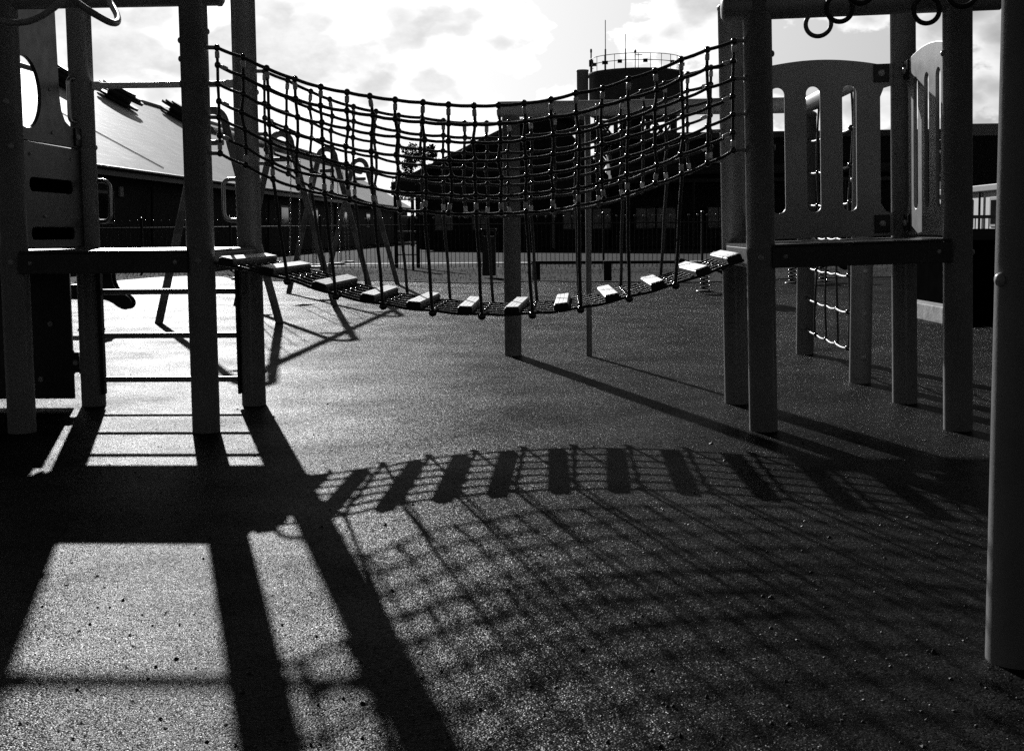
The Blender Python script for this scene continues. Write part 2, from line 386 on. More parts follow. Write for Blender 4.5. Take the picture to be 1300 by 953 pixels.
# ------------------------------------------------------------------ ground
def ground():
    g = MB(); g.quad((-700, -60, -.03), (700, -60, -.03), (700, 1500, -.03), (-700, 1500, -.03))
    tag(g.build('grass_ground', M_grass), kind='structure')
    edge = [(-40, 20.5), (-13, 23.5), (-10.2, 25.2), (-9.5, 28.3), (-8.2, 28.4), (-7.0, 25.8), (-6, 25.1), (-3.9, 24.8), (-1.9, 23.2), (-.6, 23.9),
            (.8, 23.4), (2.6, 22.9), (4.7, 24.3), (8, 24.5), (14, 23), (40, 22)]
    E_ = [Vector((x, y, 0)) for x, y in edge]; E_ = smooth_path(E_, 5)
    bm = MB(); vs = [(p.x, p.y, 0) for p in E_] + [(40, -12, 0), (-40, -12, 0)]
    bm.add(vs, [tuple(range(len(vs)))[::-1]], 0, False)
    o = bm.build('play_surface', M_ground); tag(o, kind='structure')
    k = MB()
    for i in range(len(E_) - 1):
        a, b = E_[i], E_[i + 1]; n = Vector((-(b - a).y, (b - a).x, 0)).normalized() * .05
        a0, b0, a1, b1 = a, b, a + n, b + n
        zt = .02
        Q = lambda p, z: (p.x, p.y, z)
        k.quad(Q(a0, zt), Q(b0, zt), Q(b1, zt), Q(a1, zt)); k.quad(Q(a0, -.05), Q(b0, -.05), Q(b0, zt), Q(a0, zt)); k.quad(Q(b1, -.05), Q(a1, -.05), Q(a1, zt), Q(b1, zt))
    tag(k.build('kerb', M_kerb), kind='structure')
    p = MB(); p.quad((-14.2, 37.2, -.024), (40, 36.2, -.024), (40, 39.2, -.024), (-14.2, 40.2, -.024))
    tag(p.build('path', M_path), kind='structure')
    # tufts along the edge and across the turf
    gb = MB()
    def blade(x, y, h, z0=-.03):
        a = random.uniform(0, 2 * PI); w = .006; dx, dy = math.cos(a) * w, math.sin(a) * w
        lx, ly = random.uniform(-.4, .4) * h, random.uniform(-.4, .4) * h
        gb.add([(x - dx, y - dy, z0), (x + dx, y + dy, z0), (x + lx, y + ly, z0 + h)], [(0, 1, 2)], 0, False)
    for i in range(len(E_) - 1):
        a, b = E_[i], E_[i + 1]
        if abs(a.x) > 16: continue
        for _ in range(int((b - a).length * 110)):
            t = random.random(); p_ = a.lerp(b, t); blade(p_.x + random.uniform(-.03, .03), p_.y + .06 + abs(random.gauss(0, .12)), random.uniform(.03, .11))
    for _ in range(12000):
        y = random.uniform(23.6, 37); x = random.uniform(-12, 12) * y / 25 * .8
        if y < 25.2 + (3.4 if -10.6 < x < -7 else 0): continue
        blade(x, y, random.uniform(.02, .06))
    tag(gb.build('grass', M_blade), kind='stuff')
    # loose chippings and leaf crumbs on the rubber
    c = MB()
    for _ in range(3800):
        y = 2.2 + 14 * random.random() ** 1.6; x = (random.uniform(-.52, .5)) * y * 1.0
        s = random.choice((.0018, .0022, .003, .004, .0055)) * random.uniform(.7, 1.2)
        if random.random() < .04: s *= 1.8
        vs = [(x + s * random.uniform(.6, 1.3) * math.cos(a), y + s * random.uniform(.6, 1.3) * math.sin(a), .0015) for a in (0, 1.3, 2.5, 3.8, 5.0)]
        top = (x + random.uniform(-s, s) * .4, y + random.uniform(-s, s) * .4, s * random.uniform(.5, 1.2))
        c.add(vs + [top], [(i, (i + 1) % 5, 5) for i in range(5)], 0, False)
    tag(c.build('loose_chippings', M_chip), kind='stuff')
ground()

# ------------------------------------------------------------------ shared pieces
PR = .069; S = .953; H = 2.62
bolt_me = None
def bolt(parent, p, n, s=1.0):
    """domed bolt cap at p, facing direction n"""
    global bolt_me
    if bolt_me is None:
        b = MB(); b.lathe((0, 0, 0), [(.016, 0), (.016, .003), (.0135, .008), (.008, .0115), (.0001, .013)], 14)
        o = b.build('bolt', M_bolt, parent); bolt_me = o.data
    else: o = link('bolt', bolt_me, parent)
    o.location = p; o.rotation_euler = Vector(n).to_track_quat('Z', 'Y').to_euler(); o.scale = (s, s, s)
    return o
def post(parent, x, y, h=H, bolts=(), mat_=None, r=PR):
    b = MB(); b.lathe((x, y, 0), [(r, -.12), (r, h - .03), (r + .003, h - .03), (r + .003, h - .012), (r - .01, h), (r * .5, h + .012), (.0001, h + .015)], 40)
    o = b.build('post', mat_ or M_post, parent)
    for ang, z in bolts:
        a = math.radians(ang); n = (math.cos(a), math.sin(a), 0)
        bolt(o, (x + n[0] * (r - .001), y + n[1] * (r - .001), z), n)
    return o
def platform(parent, p0, p1, q0, q1, zt=.92):
    """deck carried between posts centred at p0/p1 (x) and q0/q1 (y); edge boards run from post to post"""
    cx, cy = (p0 + p1) / 2, (q0 + q1) / 2; w, d = p1 - p0, q1 - q0
    b = MB()
    b.box((cx, cy, zt - .006), (w - .1, d + .12, .012), bev=.003)
    for x in (p0 - .002, p1 + .002): b.box((x, cy, zt - .0062), (.1, d - .13, .0116))
    b.build('platform_deck', M_plat, parent)
    b = MB()
    for y in (q0 - .055, q1 + .055): b.box((cx, y, zt - .064), (w - .095, .026, .1), bev=.004)
    for x in (p0 - .04, p1 + .04): b.box((x, cy, zt - .064), (.026, d - .125, .1), bev=.004)
    b.box((cx, cy, zt - .05), (.04, d - .06, .07))
    o = b.build('platform_edge', M_edge, parent)
    for x in (p0 + .11, p1 - .11): bolt(o, (x, q0 - .068, zt - .06), (0, -1, 0), .7)
M_edge = mat('platform_edge_board', .05, .45, .4, var=.25, vscale=9, bump=.0005, bscale=120)
def handle(parent, x, y, z0, z1, out=(1, 0), r=.0125, reach=.07, name='grab_handle'):
    ox, oy = out; P = [(x, y, z1)]
    for a in range(0, 91, 18):
        t = math.radians(a); P.append((x + ox * (reach * .45 + .55 * reach * math.sin(t)), y + oy * (reach * .45 + .55 * reach * math.sin(t)), z1 - reach * .55 * (1 - math.cos(t))))
    for a in range(0, 91, 18):
        t = math.radians(a); P.append((x + ox * (reach - .55 * reach * (1 - math.cos(t))), y + oy * (reach - .55 * reach * (1 - math.cos(t))), z0 + reach * .55 * (1 - math.sin(t))))
    P.append((x, y, z0))
    b = MB(); b.tube(P, r, 12)
    for z in (z0, z1): b.lathe((x, y, z), [(.02, 0), (.02, .006), (.0001, .006)], 12, axis='x' if abs(ox) > .5 else 'y')
    return b.build(name, M_steel, parent)

# ------------------------------------------------------------------ left tower
LX, LY = -1.832, 6.059
LX0 = LX - S; LYB = LY + S
def left_tower():
    t = empty('play_tower', 'dark play tower on the left with a ladder and a round porthole panel', 'play tower', (LX - S / 2, LY + S / 2, 0))
    R_ = t.location.copy()
    k = empty('k', '', ''); col.objects.unlink(k); bpy.data.objects.remove(k)
    class P: pass
    ox, oy = R_.x, R_.y
    X = lambda x: x - ox
    Yy = lambda y: y - oy
    post(t, X(LX), Yy(LY), bolts=((-85, .865), (180, 1.86), (180, 1.95), (180, 1.74), (-4, 1.99)))
    post(t, X(LX0), Yy(LY), bolts=((-70, 1.66), (-80, .865), (-60, 1.44)))
    post(t, X(LX), Yy(LYB), bolts=((0, .2), (-5, 1.8), (-5, 1.3), (0, .87)))
    post(t, X(LX0), Yy(LYB), bolts=((0, 1.5), (0, .87), (180, .2)))
    # neighbouring bay, only its inner edge is in the picture
    post(t, X(LX0 - S), Yy(LY)); post(t, X(LX0 - S), Yy(LYB))
    platform(t, X(LX0), X(LX), Yy(LY), Yy(LYB))
    platform(t, X(LX0 - S), X(LX0) - .12, Yy(LY), Yy(LYB))
    # top beam across the front posts
    b = MB(); b.tube([(X(LX0 - S - .1), Yy(LY), 2.172), (X(LX + .125), Yy(LY), 2.172)], .058, 28, cap=False)
    b.lathe((X(LX + .125), Yy(LY), 2.172), [(.058, 0), (.061, 0), (.061, .016), (.045, .028), (.0001, .032)], 28, axis='x')
    b.build('top_beam', M_post, t)
    # upper side panel with a round porthole, in the plane between the two left posts
    Mx = Matrix(((0, 0, 1, X(LX0)), (1, 0, 0, -oy), (0, 1, 0, 0), (0, 0, 0, 1)))
    out = [(6.135, 1.49), (6.94, 1.49), (6.94, 1.6), (6.80, 1.603), (6.74, 1.625), (6.695, 1.68), (6.675, 1.76), (6.665, 2.1), (6.655, 2.42), (6.135, 2.42)]
    hole = [(6.254 + .185 * math.cos(a * PI / 24), 1.735 + .185 * math.sin(a * PI / 24)) for a in range(48) if 6.254 + .185 * math.cos(a * PI / 24) > 6.1]
    # keep the hole inside the board
    hole = [(max(x, 6.15), y) for x, y in hole]
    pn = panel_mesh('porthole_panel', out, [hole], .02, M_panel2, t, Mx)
    br = MB(); br.box((X(LX0 + .014), Yy(6.9), 1.55), (.01, .09, .1), bev=.003); br.build('bracket', M_pdark, pn)
    bolt(pn, (X(LX0 + .018), Yy(6.88), 1.55), (1, 0, 0), 1.2)
    for y_, z_ in ((6.55, 1.78), (6.56, 1.55)): bolt(pn, (X(LX0 + .01), Yy(y_), z_), (1, 0, 0), .6)
    out = [(6.13, .935), (6.945, .935), (6.945, 1.478), (6.13, 1.482)]
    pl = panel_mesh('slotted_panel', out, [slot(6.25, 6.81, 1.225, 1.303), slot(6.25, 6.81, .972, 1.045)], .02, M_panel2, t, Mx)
    for y_, z_ in ((6.27, 1.42), (6.8, 1.42), (6.42, 1.1)): bolt(pl, (X(LX0 + .01), Yy(y_), z_), (1, 0, 0), .6)
    bd = MB(); bd.box((X(LX0 - .05), Yy(6.53), 1.15), (.012, .86, .42)); bd.build('slot_shade_board', M_hole, pl)  # black board added behind the slots, stands in for the shade inside
    # play board under the neighbouring platform
    My = Matrix(((1, 0, 0, -ox), (0, 0, -1, Yy(LYB - .01)), (0, 1, 0, 0), (0, 0, 0, 1)))
    x1 = -2.897
    out = [(LX0 - S + .05, .045), (x1, .045), (x1, .185), (x1 + .01, .198), (-2.86, .2), (-2.86, .31), (x1 + .012, .312), (x1, .325), (x1, .80), (LX0 - S + .05, .80)]
    up_ = panel_mesh('play_board', out, [], .022, M_pdark, t, My)
    for x_, z_ in ((-3.016, .483), (-3.087, .158), (-2.875, .255)): bolt(up_, (X(x_), Yy(LYB - .024), z_), (0, -1, 0), 1.1)
    # access ladder on the back
    e = MB(); yb = Yy(LYB - .03)
    e.box((X(-2.708), yb, .49), (.016, .045, .84), bev=.003); lad = e.build('ladder', M_pdark, t)
    e = MB(); e.box((X(-1.905), yb, .49), (.016, .045, .84), bev=.003); e.build('side_rail', M_pdark, lad)
    for z in (.667, .412, .156):
        e = MB(); e.tube([(X(-2.70), yb, z), (X(-1.912), yb, z)], .0165, 16); e.build('rung', M_grey, lad)
    # guard bar over the ladder opening
    e = MB(); e.tube([(X(-2.71), Yy(LYB - .01), 1.85), (X(-1.9), Yy(LYB - .01), 1.85)], .018, 16); gb = e.build('guard_bar', M_beam, t)
    for x_ in (-2.69, -1.915):
        e = MB(); e.box((X(x_), Yy(LYB - .01), 1.85), (.05, .045, .045), bev=.008); e.build('clamp', M_beam, gb)
    handle(t, X(LX0 + PR), Yy(LYB), 1.075, 1.31, (1, 0), reach=.075)
    handle(t, X(LX - PR), Yy(LYB), 1.075, 1.31, (-1, 0), reach=.075)
    h = handle(t, X(LX0 - .012), Yy(LYB - PR), 1.64, 1.885, (-.3, -.95), reach=.05)
left_tower()

# ------------------------------------------------------------------ right tower
RX, RY = .974, 6.064; RX1 = RX + S; RYB = RY + S
def right_tower():
    t = empty('play_tower', 'play tower on the right with slotted arched guard panels, leaning slightly towards the bridge', 'play tower', (RX + S / 2, RY + S / 2, 0))
    ox, oy = t.location.x, t.location.y
    X = lambda x: x - ox
    Yy = lambda y: y - oy
    post(t, X(RX), Yy(RY), bolts=((-98, .868), (0, 1.85), (0, 1.4)))
    post(t, X(RX1), Yy(RY), bolts=((0, .86), (180, 1.82)))
    post(t, X(RX), Yy(RYB), 2.262, bolts=((0, .87), (8, 1.62), (8, 1.75)))
    post(t, X(RX1), Yy(RYB), bolts=((-80, 1.88), (-75, 1.76), (-75, 1.02)))
    platform(t, X(RX), X(RX1), Yy(RY), Yy(RYB), .93)
    b = MB(); b.tube([(X(RX - .14), Yy(RY), 2.075), (X(RX1 + .2), Yy(RY), 2.075)], .062, 28, cap=False)
    b.lathe((X(RX - .14), Yy(RY), 2.075), [(.062, 0), (.066, 0), (.066, -.018), (.048, -.03), (.0001, -.034)], 28, axis='x')
    b.build('top_beam', M_post, t)
    def arch(a0, a1, zb, zt, rise, fz, tab):
        """arched board between posts at a0 and a1 with four tabs"""
        m0, m1 = a0 + .075, a1 - .075; P = [(a0, zb), (a1, zb), (a1, zb + .12), (m1 + .03, zb + .13), (m1, zb + .18)]
        P += [(m1, zt - .2), (m1 + .02, zt - .15), (a1, zt - .135), (a1, zt - .02), (m1 + .0, zt - .025)]
        n = 16
        for i in range(n + 1):
            u = i / n; x = m1 - .02 + (m0 + .04 - m1) * u; P.append((x, zt + rise * math.sin(PI * u) ** .9 - .02))
        P += [(m0, zt - .025), (a0, zt - .02), (a0, zt - .135), (m0 - .02, zt - .15), (m0, zt - .2), (m0, zb + .18), (m0 - .03, zb + .13), (a0, zb + .12)]
        return P
    My = Matrix(((1, 0, 0, -ox), (0, 0, -1, Yy(RYB - .012)), (0, 1, 0, 0), (0, 0, 0, 1)))
    a0, a1 = RX + .06, RX1 - .06
    sl = [slot(c - .042, c + .042, 1.083, 1.79) for c in (1.226, 1.424, 1.624)]
    pn = panel_mesh('guard_panel', arch(a0, a1, .945, 1.915, .034, 0, 0), sl, .02, M_panel, t, My)
    for x_, z_ in ((1.80, 1.845), (1.80, 1.01), (1.10, 1.845), (1.10, 1.01)):
        e = MB(); e.box((X(x_), Yy(RYB - .028), z_), (.085, .012, .1), bev=.003); o = e.build('bracket', M_pdark, pn)
        bolt(o, (X(x_), Yy(RYB - .034), z_), (0, -1, 0), 1.2)
    Mx = Matrix(((0, 0, 1, X(RX1)), (1, 0, 0, -oy), (0, 1, 0, 0), (0, 0, 0, 1)))
    c0 = (RY + RYB) / 2
    sl = [slot(c - .042, c + .042, 1.083, 1.79) for c in (c0 - .2, c0, c0 + .2)]
    pn = panel_mesh('guard_panel', arch(RY + .06, RYB - .06, .945, 1.915, .034, 0, 0), sl, .02, M_panel, t, Mx)
    for y_, z_ in ((RYB - .12, 1.845), (RYB - .12, 1.01)):
        e = MB(); e.box((X(RX1 - .016), Yy(y_), z_), (.012, .085, .1), bev=.003); o = e.build('bracket', M_pdark, pn)
        bolt(o, (X(RX1 - .022), Yy(y_), z_), (-1, 0, 0), 1.2)
    t.rotation_euler = (0, -.0238, 0)
right_tower()

# ------------------------------------------------------------------ rope bridge
TOP = [(-1.74, 1.922), (-1.576, 1.857), (-1.426, 1.785), (-1.302, 1.738), (-1.06, 1.68), (-.826, 1.641), (-.571, 1.614), (-.324, 1.612), (-.082, 1.636),
       (.16, 1.683), (.411, 1.758), (.533, 1.803), (.661, 1.851), (.85, 1.906)]
BOT = [(-1.74, 1.407), (-1.552, 1.314), (-1.421, 1.245), (-1.174, 1.182), (-.933, 1.124), (-.683, 1.097), (-.434, 1.086), (-.186, 1.092), (.054, 1.12),
       (.308, 1.175), (.545, 1.262), (.694, 1.322), (.853, 1.392)]
DECK = [(-1.76, .868), (-1.393, .779), (-1.159, .703), (-.918, .652), (-.67, .617), (-.42, .598), (-.17, .602), (.067, .628), (.307, .68), (.535, .743), (.9, .868)]
def bridge():
    ox, oy = -.43, 6.54
    t = empty('rope_bridge', 'sagging rope net bridge with pale treads hung between the two play towers', 'rope bridge', (ox, oy, 0))
    V = lambda x, y, z: (x - ox, y - oy, z)
    NC = 21; x0, dx = -1.712, .1262
    ferr_me = None
    def ferrule(parent, p, d, l=.034, r=.0115):
        nonlocal ferr_me
        if ferr_me is None:
            b = MB(); b.lathe((0, 0, 0), [(.0075, -.5 * l), (r * .9, -.48 * l), (r, -.36 * l), (r, .36 * l), (r * .9, .48 * l), (.0075, .5 * l)], 12)
            o = b.build('ferrule', M_ferr, parent); ferr_me = o.data
        else: o = link('ferrule', ferr_me, parent)
        o.location = p; o.rotation_euler = Vector(d).to_track_quat('Z', 'Y').to_euler()
        return o
    def net(yn, sgn, seed):
        rnd = random.Random(seed); b = MB(); K = {}
        lab = None
        for i in range(NC):
            x = x0 + dx * i; zt, zb = interp(TOP, x), interp(BOT, x)
            ph = rnd.uniform(-.004, .004)
            for j in range(7):
                u = j / 6; sway = .012 * math.sin(PI * u) * math.sin(i * 1.3 + seed)
                bow = sgn * .05 * math.sin(PI * (i / (NC - 1))) * (u - .15)      # the foot of the net is drawn in by the deck
                K[i, j] = Vector(V(x + (rnd.uniform(-.008, .008) if 0 < i < NC - 1 else 0) + sway * .5 + ph, yn + bow + rnd.uniform(-.004, .004), zt + (zb - zt) * u + rnd.uniform(-.005, .005)))
        for j in range(7):
            pts = [K[i, j] for i in range(NC)]
            # slight slack between knots
            P = []
            for i in range(NC - 1):
                a, c = pts[i], pts[i + 1]
                for q in range(4):
                    tt = q / 4; p = a.lerp(c, tt); p.z -= .0055 * math.sin(PI * tt) * (1 if j else .6); P.append(p)
            P.append(pts[-1])
            b.tube(P, .0088 if j in (0, 1) else .0078, 8)
        for i in range(NC):
            pts = smooth_path([K[i, j] for j in range(7)], 3)
            b.tube(pts, .0078, 8)
        for (i, j), p in K.items():
            b.ball(p, .0165, 1, 8, (1.0, 1.0, 1.1))
            # crossing clips
            b.box(p + Vector((0, -.006, 0)), (.02, .012, .02), 1, bev=.004)
        o = b.build('side_net', [M_rope, M_knot], t)
        for i in range(NC):
            a, c = K[i, 0], K[i, 1]; d = (c - a).normalized(); ferrule(o, a + d * .034, d)
            a, c = K[i, 6], K[i, 5]; d = (c - a).normalized(); ferrule(o, a + d * .034, d)
        for j in (1, 3, 5):
            for a, c in ((K[0, j], K[1, j]), (K[NC - 1, j], K[NC - 2, j])):
                d = (c - a).normalized(); ferrule(o, a + d * .036, d)
        # short steel studs into the posts
        for j in (0, 2, 4, 6):
            for i, xe in ((0, LX + PR - .01), (NC - 1, None)):
                p = K[i, j]
                if xe is None: xe = RX - PR + .01 - .0238 * p.z
                e = MB(); e.tube([p, (xe - ox, p.y, p.z + .002)], .0105, 10); e.tube([Vector((xe - ox, p.y, p.z)) + Vector((.012 if i == 0 else -.012, 0, 0)), (xe - ox, p.y, p.z)], .018, 12)
                e.build('fixing_stud', M_grey, o)
        return K
    KN = net(6.045, 1, 3); KF = net(6.99, -1, 11)
    # deck of lengthwise ropes
    dz = lambda x: interp(DECK, x)
    XC = [-1.635, -1.393, -1.152, -.915, -.668, -.423, -.172, .067, .307, .535, .77]
    b = MB(); ys = [6.055 + .1475 * k for k in range(7)]
    for k, y in enumerate(ys):
        P = []; x = -1.77
        while x < .9:
            P.append(V(x, y, dz(x) - .012 + .003 * math.sin(x * 26 + k))); x += .04
        b.tube(P, .0078, 8)
    for xc in XC:
        b.tube([V(xc + .006 * math.sin(q * 1.7), 6.035 + .94 * q / 14, dz(xc) - .022 + .003 * math.sin(q * 2.1)) for q in range(15)], .0085, 8)
        for y in ys: b.ball(V(xc, y, dz(xc) - .016), .0155, 1, 8)
    b.build('deck_ropes', [M_rope, M_knot], t)
    for m, xc in enumerate(XC[1:-1]):
        i = 2 + 2 * m
        for K, yd in ((KN, 6.04), (KF, 6.985)):
            a = K[i, 6]; c = Vector(V(xc, yd, dz(xc) - .01)); P = [a.lerp(c, q / 10) + Vector((.0015 * math.sin(q * .9 + m), 0, 0)) for q in range(11)]
            e = MB(); e.tube(P, .0088, 8); e.ball(c + Vector((0, 0, -.012)), .018, 1, 10, (1.15, .8, 1.0)); e.build('hanging_rope', [M_rope, M_knot], t)
    # treads
    XP = [-1.70, -1.50, -1.235, -.998, -.763, -.514, -.263, -.023, .217, .45, .66, .835]
    for k, x in enumerate(XP):
        sl = (dz(x + .03) - dz(x - .03)) / .06; a = math.atan(sl) + random.uniform(-.03, .03)
        skew = random.uniform(-.03, .03)
        M = Matrix.Rotation(skew, 3, 'Z') @ Matrix.Rotation(-a, 3, 'Y')
        c = Vector(V(x, 6.5, dz(x) + .004)); n = M @ Vector((0, 0, 1))
        W = .074
        e = MB(); e.box(c, (W, .9, .032), 0, M, bev=.006); o = e.build('plank', M_rub, t)
        e = MB()
        for q in (-1, 0, 1): e.box(c + n * .0195 + M @ Vector((q * .0215, 0, 0)), (.0195, .888, .004), 0, M, bev=.001)
        e.build('tread_strip', M_tread, o)
bridge()

# ------------------------------------------------------------------ overhead ring ladder (right) and its near posts
def ring_ladder():
    nx, ny = 1.036, 2.80
    t = empty('ring_ladder', 'overhead ladder with hanging hand rings and a thick near post at the right edge', 'ring ladder', (nx, ny, 0))
    V = lambda x, y, z: (x - nx, y - ny, z)
    post(t, 0, 0, bolts=((196, .88), (205, 1.6)))
    post(t, S, 0)
    for x in (RX - .045, RX1 - .045):
        b = MB(); b.tube([V(nx if x < 1.5 else nx + S, ny, 2.45), V(x, RY, 2.45)], .03, 16); b.build('side_rail', M_post, t)
    rings = [(1.265, 6.29), (1.275, 5.86), (1.26, 5.40), (1.70, 5.95), (1.73, 5.52), (1.26, 4.95), (1.72, 5.08)]
    ybars = sorted(set(y for _, y in rings))
    for y in ybars:
        b = MB(); b.tube([V(1.0, y, 2.45), V(1.95, y, 2.45)], .017, 12); b.build('rung', M_grey, t)
    for k, (x, y) in enumerate(rings):
        zc = 2.015; a = random.uniform(-.25, .25)
        P = [V(x + .062 * math.cos(q * PI / 16) * math.cos(a), y + .062 * math.cos(q * PI / 16) * math.sin(a), zc + .062 * math.sin(q * PI / 16)) for q in range(32)]
        b = MB(); b.tube(P, .0115, 12, closed=True); o = b.build('hand_ring', M_rub, t)
        b = MB()
        n = 9; z0 = zc + .062; z1 = 2.44
        for i in range(n):
            zz = z0 + (z1 - z0) * (i + .5) / n; h = (z1 - z0) / n * .68; an = 0 if i % 2 else PI / 2
            L_ = [(x - nx + .011 * math.cos(q * PI / 5) * math.cos(an), y - ny + .011 * math.cos(q * PI / 5) * math.sin(an), zz + h * math.sin(q * PI / 5)) for q in range(10)]
            b.tube(L_, .0035, 6, closed=True)
        b.build('chain', M_chain, o)
ring_ladder()

def serpentine():
    nx, ny = -2.79, 2.8
    t = empty('overhead_loop_bar', 'overhead traverse with bent steel tube loops at the top left corner', 'overhead bar', (nx, ny, 0))
    V = lambda x, y, z: (x - nx, y - ny, z)
    post(t, 0, 0); post(t, S, 0)
    for x in (LX0, LX):
        b = MB(); b.tube([V(x, ny, 2.45), V(x, LY, 2.45)], .03, 16); b.build('side_rail', M_post, t)
    def px(x, y, Y):   # real positions worked out beforehand from the picture, at depth Y
        d = r2 * ((x - 650) / f_px) - u2 * ((y - 431.5) / f_px) + fwd
        return Vector((0, 0, 1)) + d * (Y / d.y)
    A = [(-75, -80, 5.2), (-62, -30, 5.2), (-40, 5, 5.2), (-15, 22, 5.25), (12, 29, 5.3), (38, 27, 5.3), (62, 15, 5.3), (80, -2, 5.3), (92, -30, 5.3), (97, -85, 5.3)]
    B = [(70, -85, 5.0), (74, -40, 5.0), (86, -8, 5.0), (104, 8, 5.05), (125, 21, 5.1), (141, 29, 5.15), (149, 28, 5.25), (148, 18, 5.4), (139, 2, 5.6), (128, -20, 5.7), (122, -55, 5.7)]
    for P_ in (A, B):
        P = [px(*q) - Vector((nx, ny, 0)) for q in P_]
        P[0].z = P[-1].z = 2.44
        b = MB(); b.tube(smooth_path(P, 6), .0145, 14); b.build('loop', M_steel if 0 else M_grey, t)
serpentine()

# ------------------------------------------------------------------ climbing frame behind the bridge
def climbing_frame():
    t = empty('rope_climber', 'rope climber behind the bridge with pale top tube, sliding pole and rope net', 'climber', (-.435, 9.78, 0))
    V = lambda x, y, z: (x + .435, y - 9.78, z)
    A = (-.435, 9.78); B = (1.892, 9.78); C_ = (1.892, 7.94)
    post(t, 0, 0, 1.90); p1 = post(t, *V(B[0], B[1], 0)[:2], 1.90); p2 = post(t, *V(C_[0], C_[1], 0)[:2], 1.90, bolts=((-85, .72), (-85, .45), (-85, .17), (180, 1.3)))
    zc = 1.955
    P = [V(-.54, 9.78, zc), V(.3, 9.78, zc), V(1.55, 9.78, zc)]
    for a in range(0, 91, 15):
        t_ = math.radians(a); P.append(V(1.892 - .25 + .25 * math.sin(t_), 9.53 + .25 * math.cos(t_), zc))
    P += [V(1.892, 8.6, zc), V(1.892, 7.84, zc)]
    b = MB(); b.tube(P, .062, 28); o = b.build('top_tube', M_beam, t)
    for x in (.17,):
        b = MB(); b.tube([V(.175, 9.69, -.05), V(.17, 9.69, 1.86), V(.17, 9.78, 1.9)], .023, 16); b.build('sliding_pole', M_pole, t)
    # rope net between the two right posts
    b = MB(); ys = [9.35, 8.99, 8.64, 8.30]; zs = [.2 + .245 * k for k in range(7)]
    for k, z in enumerate(zs):
        P = [V(1.892, 9.72, z + .01), *[V(1.892 + .01 * math.sin(y * 7), y, z - .012) for y in ys], V(1.892, 8.0, z + .01)]
        P = smooth_path(P, 5)
        P = [p + Vector((0, 0, -.012 * abs(math.sin(i * .63)))) for i, p in enumerate(P)]
        b.tube(P, .010, 8)
        for y in ys: b.ball(V(1.892, y, z - .012), .02, 1, 8, (1, 1.2, 1))
    for y in ys:
        b.tube(smooth_path([V(1.892 + .012 * math.sin(y * 3 + z * 5), y + .012 * math.sin(z * 6), z) for z in zs] + [V(1.892, y, 1.9)], 3), .008, 8)
    b.build('climbing_net', [M_rope2, M_knot], t)
M_rope2 = mat('pale_rope_fibre', .06, .45, .4, var=.3, vscale=60, bump=.0015, bscale=200)
climbing_frame()

# ------------------------------------------------------------------ swings
SX = -3.9; SY = [13.5, 16.75, 19.95, 23.1]
def swings():
    t = empty('swing_set', 'long swing set of four arched tube A frames with banded legs, behind the left tower', 'swing set', (SX, SY[0], 0))
    hw, zt, r = .69, 2.34, .045
    for k, y in enumerate(SY):
        P = [(-hw, 0, -.02)]
        R = .14; zc = zt - R
        P += [(-R - (hw - R) * (1 - q), 0, zc * q - .02) for q in (.25, .5, .75)]
        for a in range(180, -1, -15): P.append((R * math.cos(math.radians(a)), 0, zc + R * math.sin(math.radians(a)) * 1.1))
        P += [(R + (hw - R) * (1 - q), 0, zc * q - .02) for q in (.75, .5, .25)] + [(hw, 0, -.02)]
        P = [(x, y - SY[0], z) for x, _, z in P]
        b = MB(); b.tube(P, r, 16); o = b.build('a_frame', M_frame, t)
        b = MB(); b.tube([(-.115, y - SY[0], 2.0), (.115, y - SY[0], 2.0)], .03, 12); b.build('brace', M_frame, o)
    b = MB(); b.tube([(0, -.12, 2.13), (0, SY[3] - SY[0] + .12, 2.13)], .045, 16); b.build('crossbar', M_frame, t)
    # one swing: seat and two chains
    first = None; n = 0
    labels = ['nearest swing seat, partly behind the left tower post', 'second nearest swing, hanging just past the first A frame bay',
              'third swing, nearer seat of the middle bay', 'fourth swing, farther seat of the middle bay with both chains clear of the ropes',
              'fifth swing, nearer seat of the far bay', 'farthest swing seat of the row, hanging in the far bay']
    for i, y in enumerate([14.6, 15.75, 17.85, 19.0, 21.0, 22.1]):
        if first is None:
            s = empty('swing', labels[0], 'swing', (SX, y, 2.1), 'swings hanging from the long swing set')
            e = MB(); W = .44; zb = -1.64
            e.box((0, 0, zb), (.19, W, .032), bev=.012); e.build('seat', M_seat, s)
            for sy_ in (-1, 1):
                e = MB(); L_ = 1.6; m = 46
                for q in range(m):
                    zz = -.02 - L_ * (q + .5) / m; h = L_ / m * .72; an = 0 if q % 2 else PI / 2
                    yy = sy_ * (.2 + .02 * q / m)
                    e.tube([(.011 * math.cos(a * PI / 3) * math.cos(an), yy + .011 * math.cos(a * PI / 3) * math.sin(an), zz + h * math.sin(a * PI / 3)) for a in range(6)], .0038, 5, closed=True)
                e.build('chain', M_chain, s)
            first = s
        else:
            s = copy_tree(first); s.location = (SX - .08 + random.uniform(-.05, .03), y, 2.1); s['label'] = labels[i]
            s.rotation_euler = (0, random.uniform(-.04, .04), random.uniform(-.2, .2))
swings()

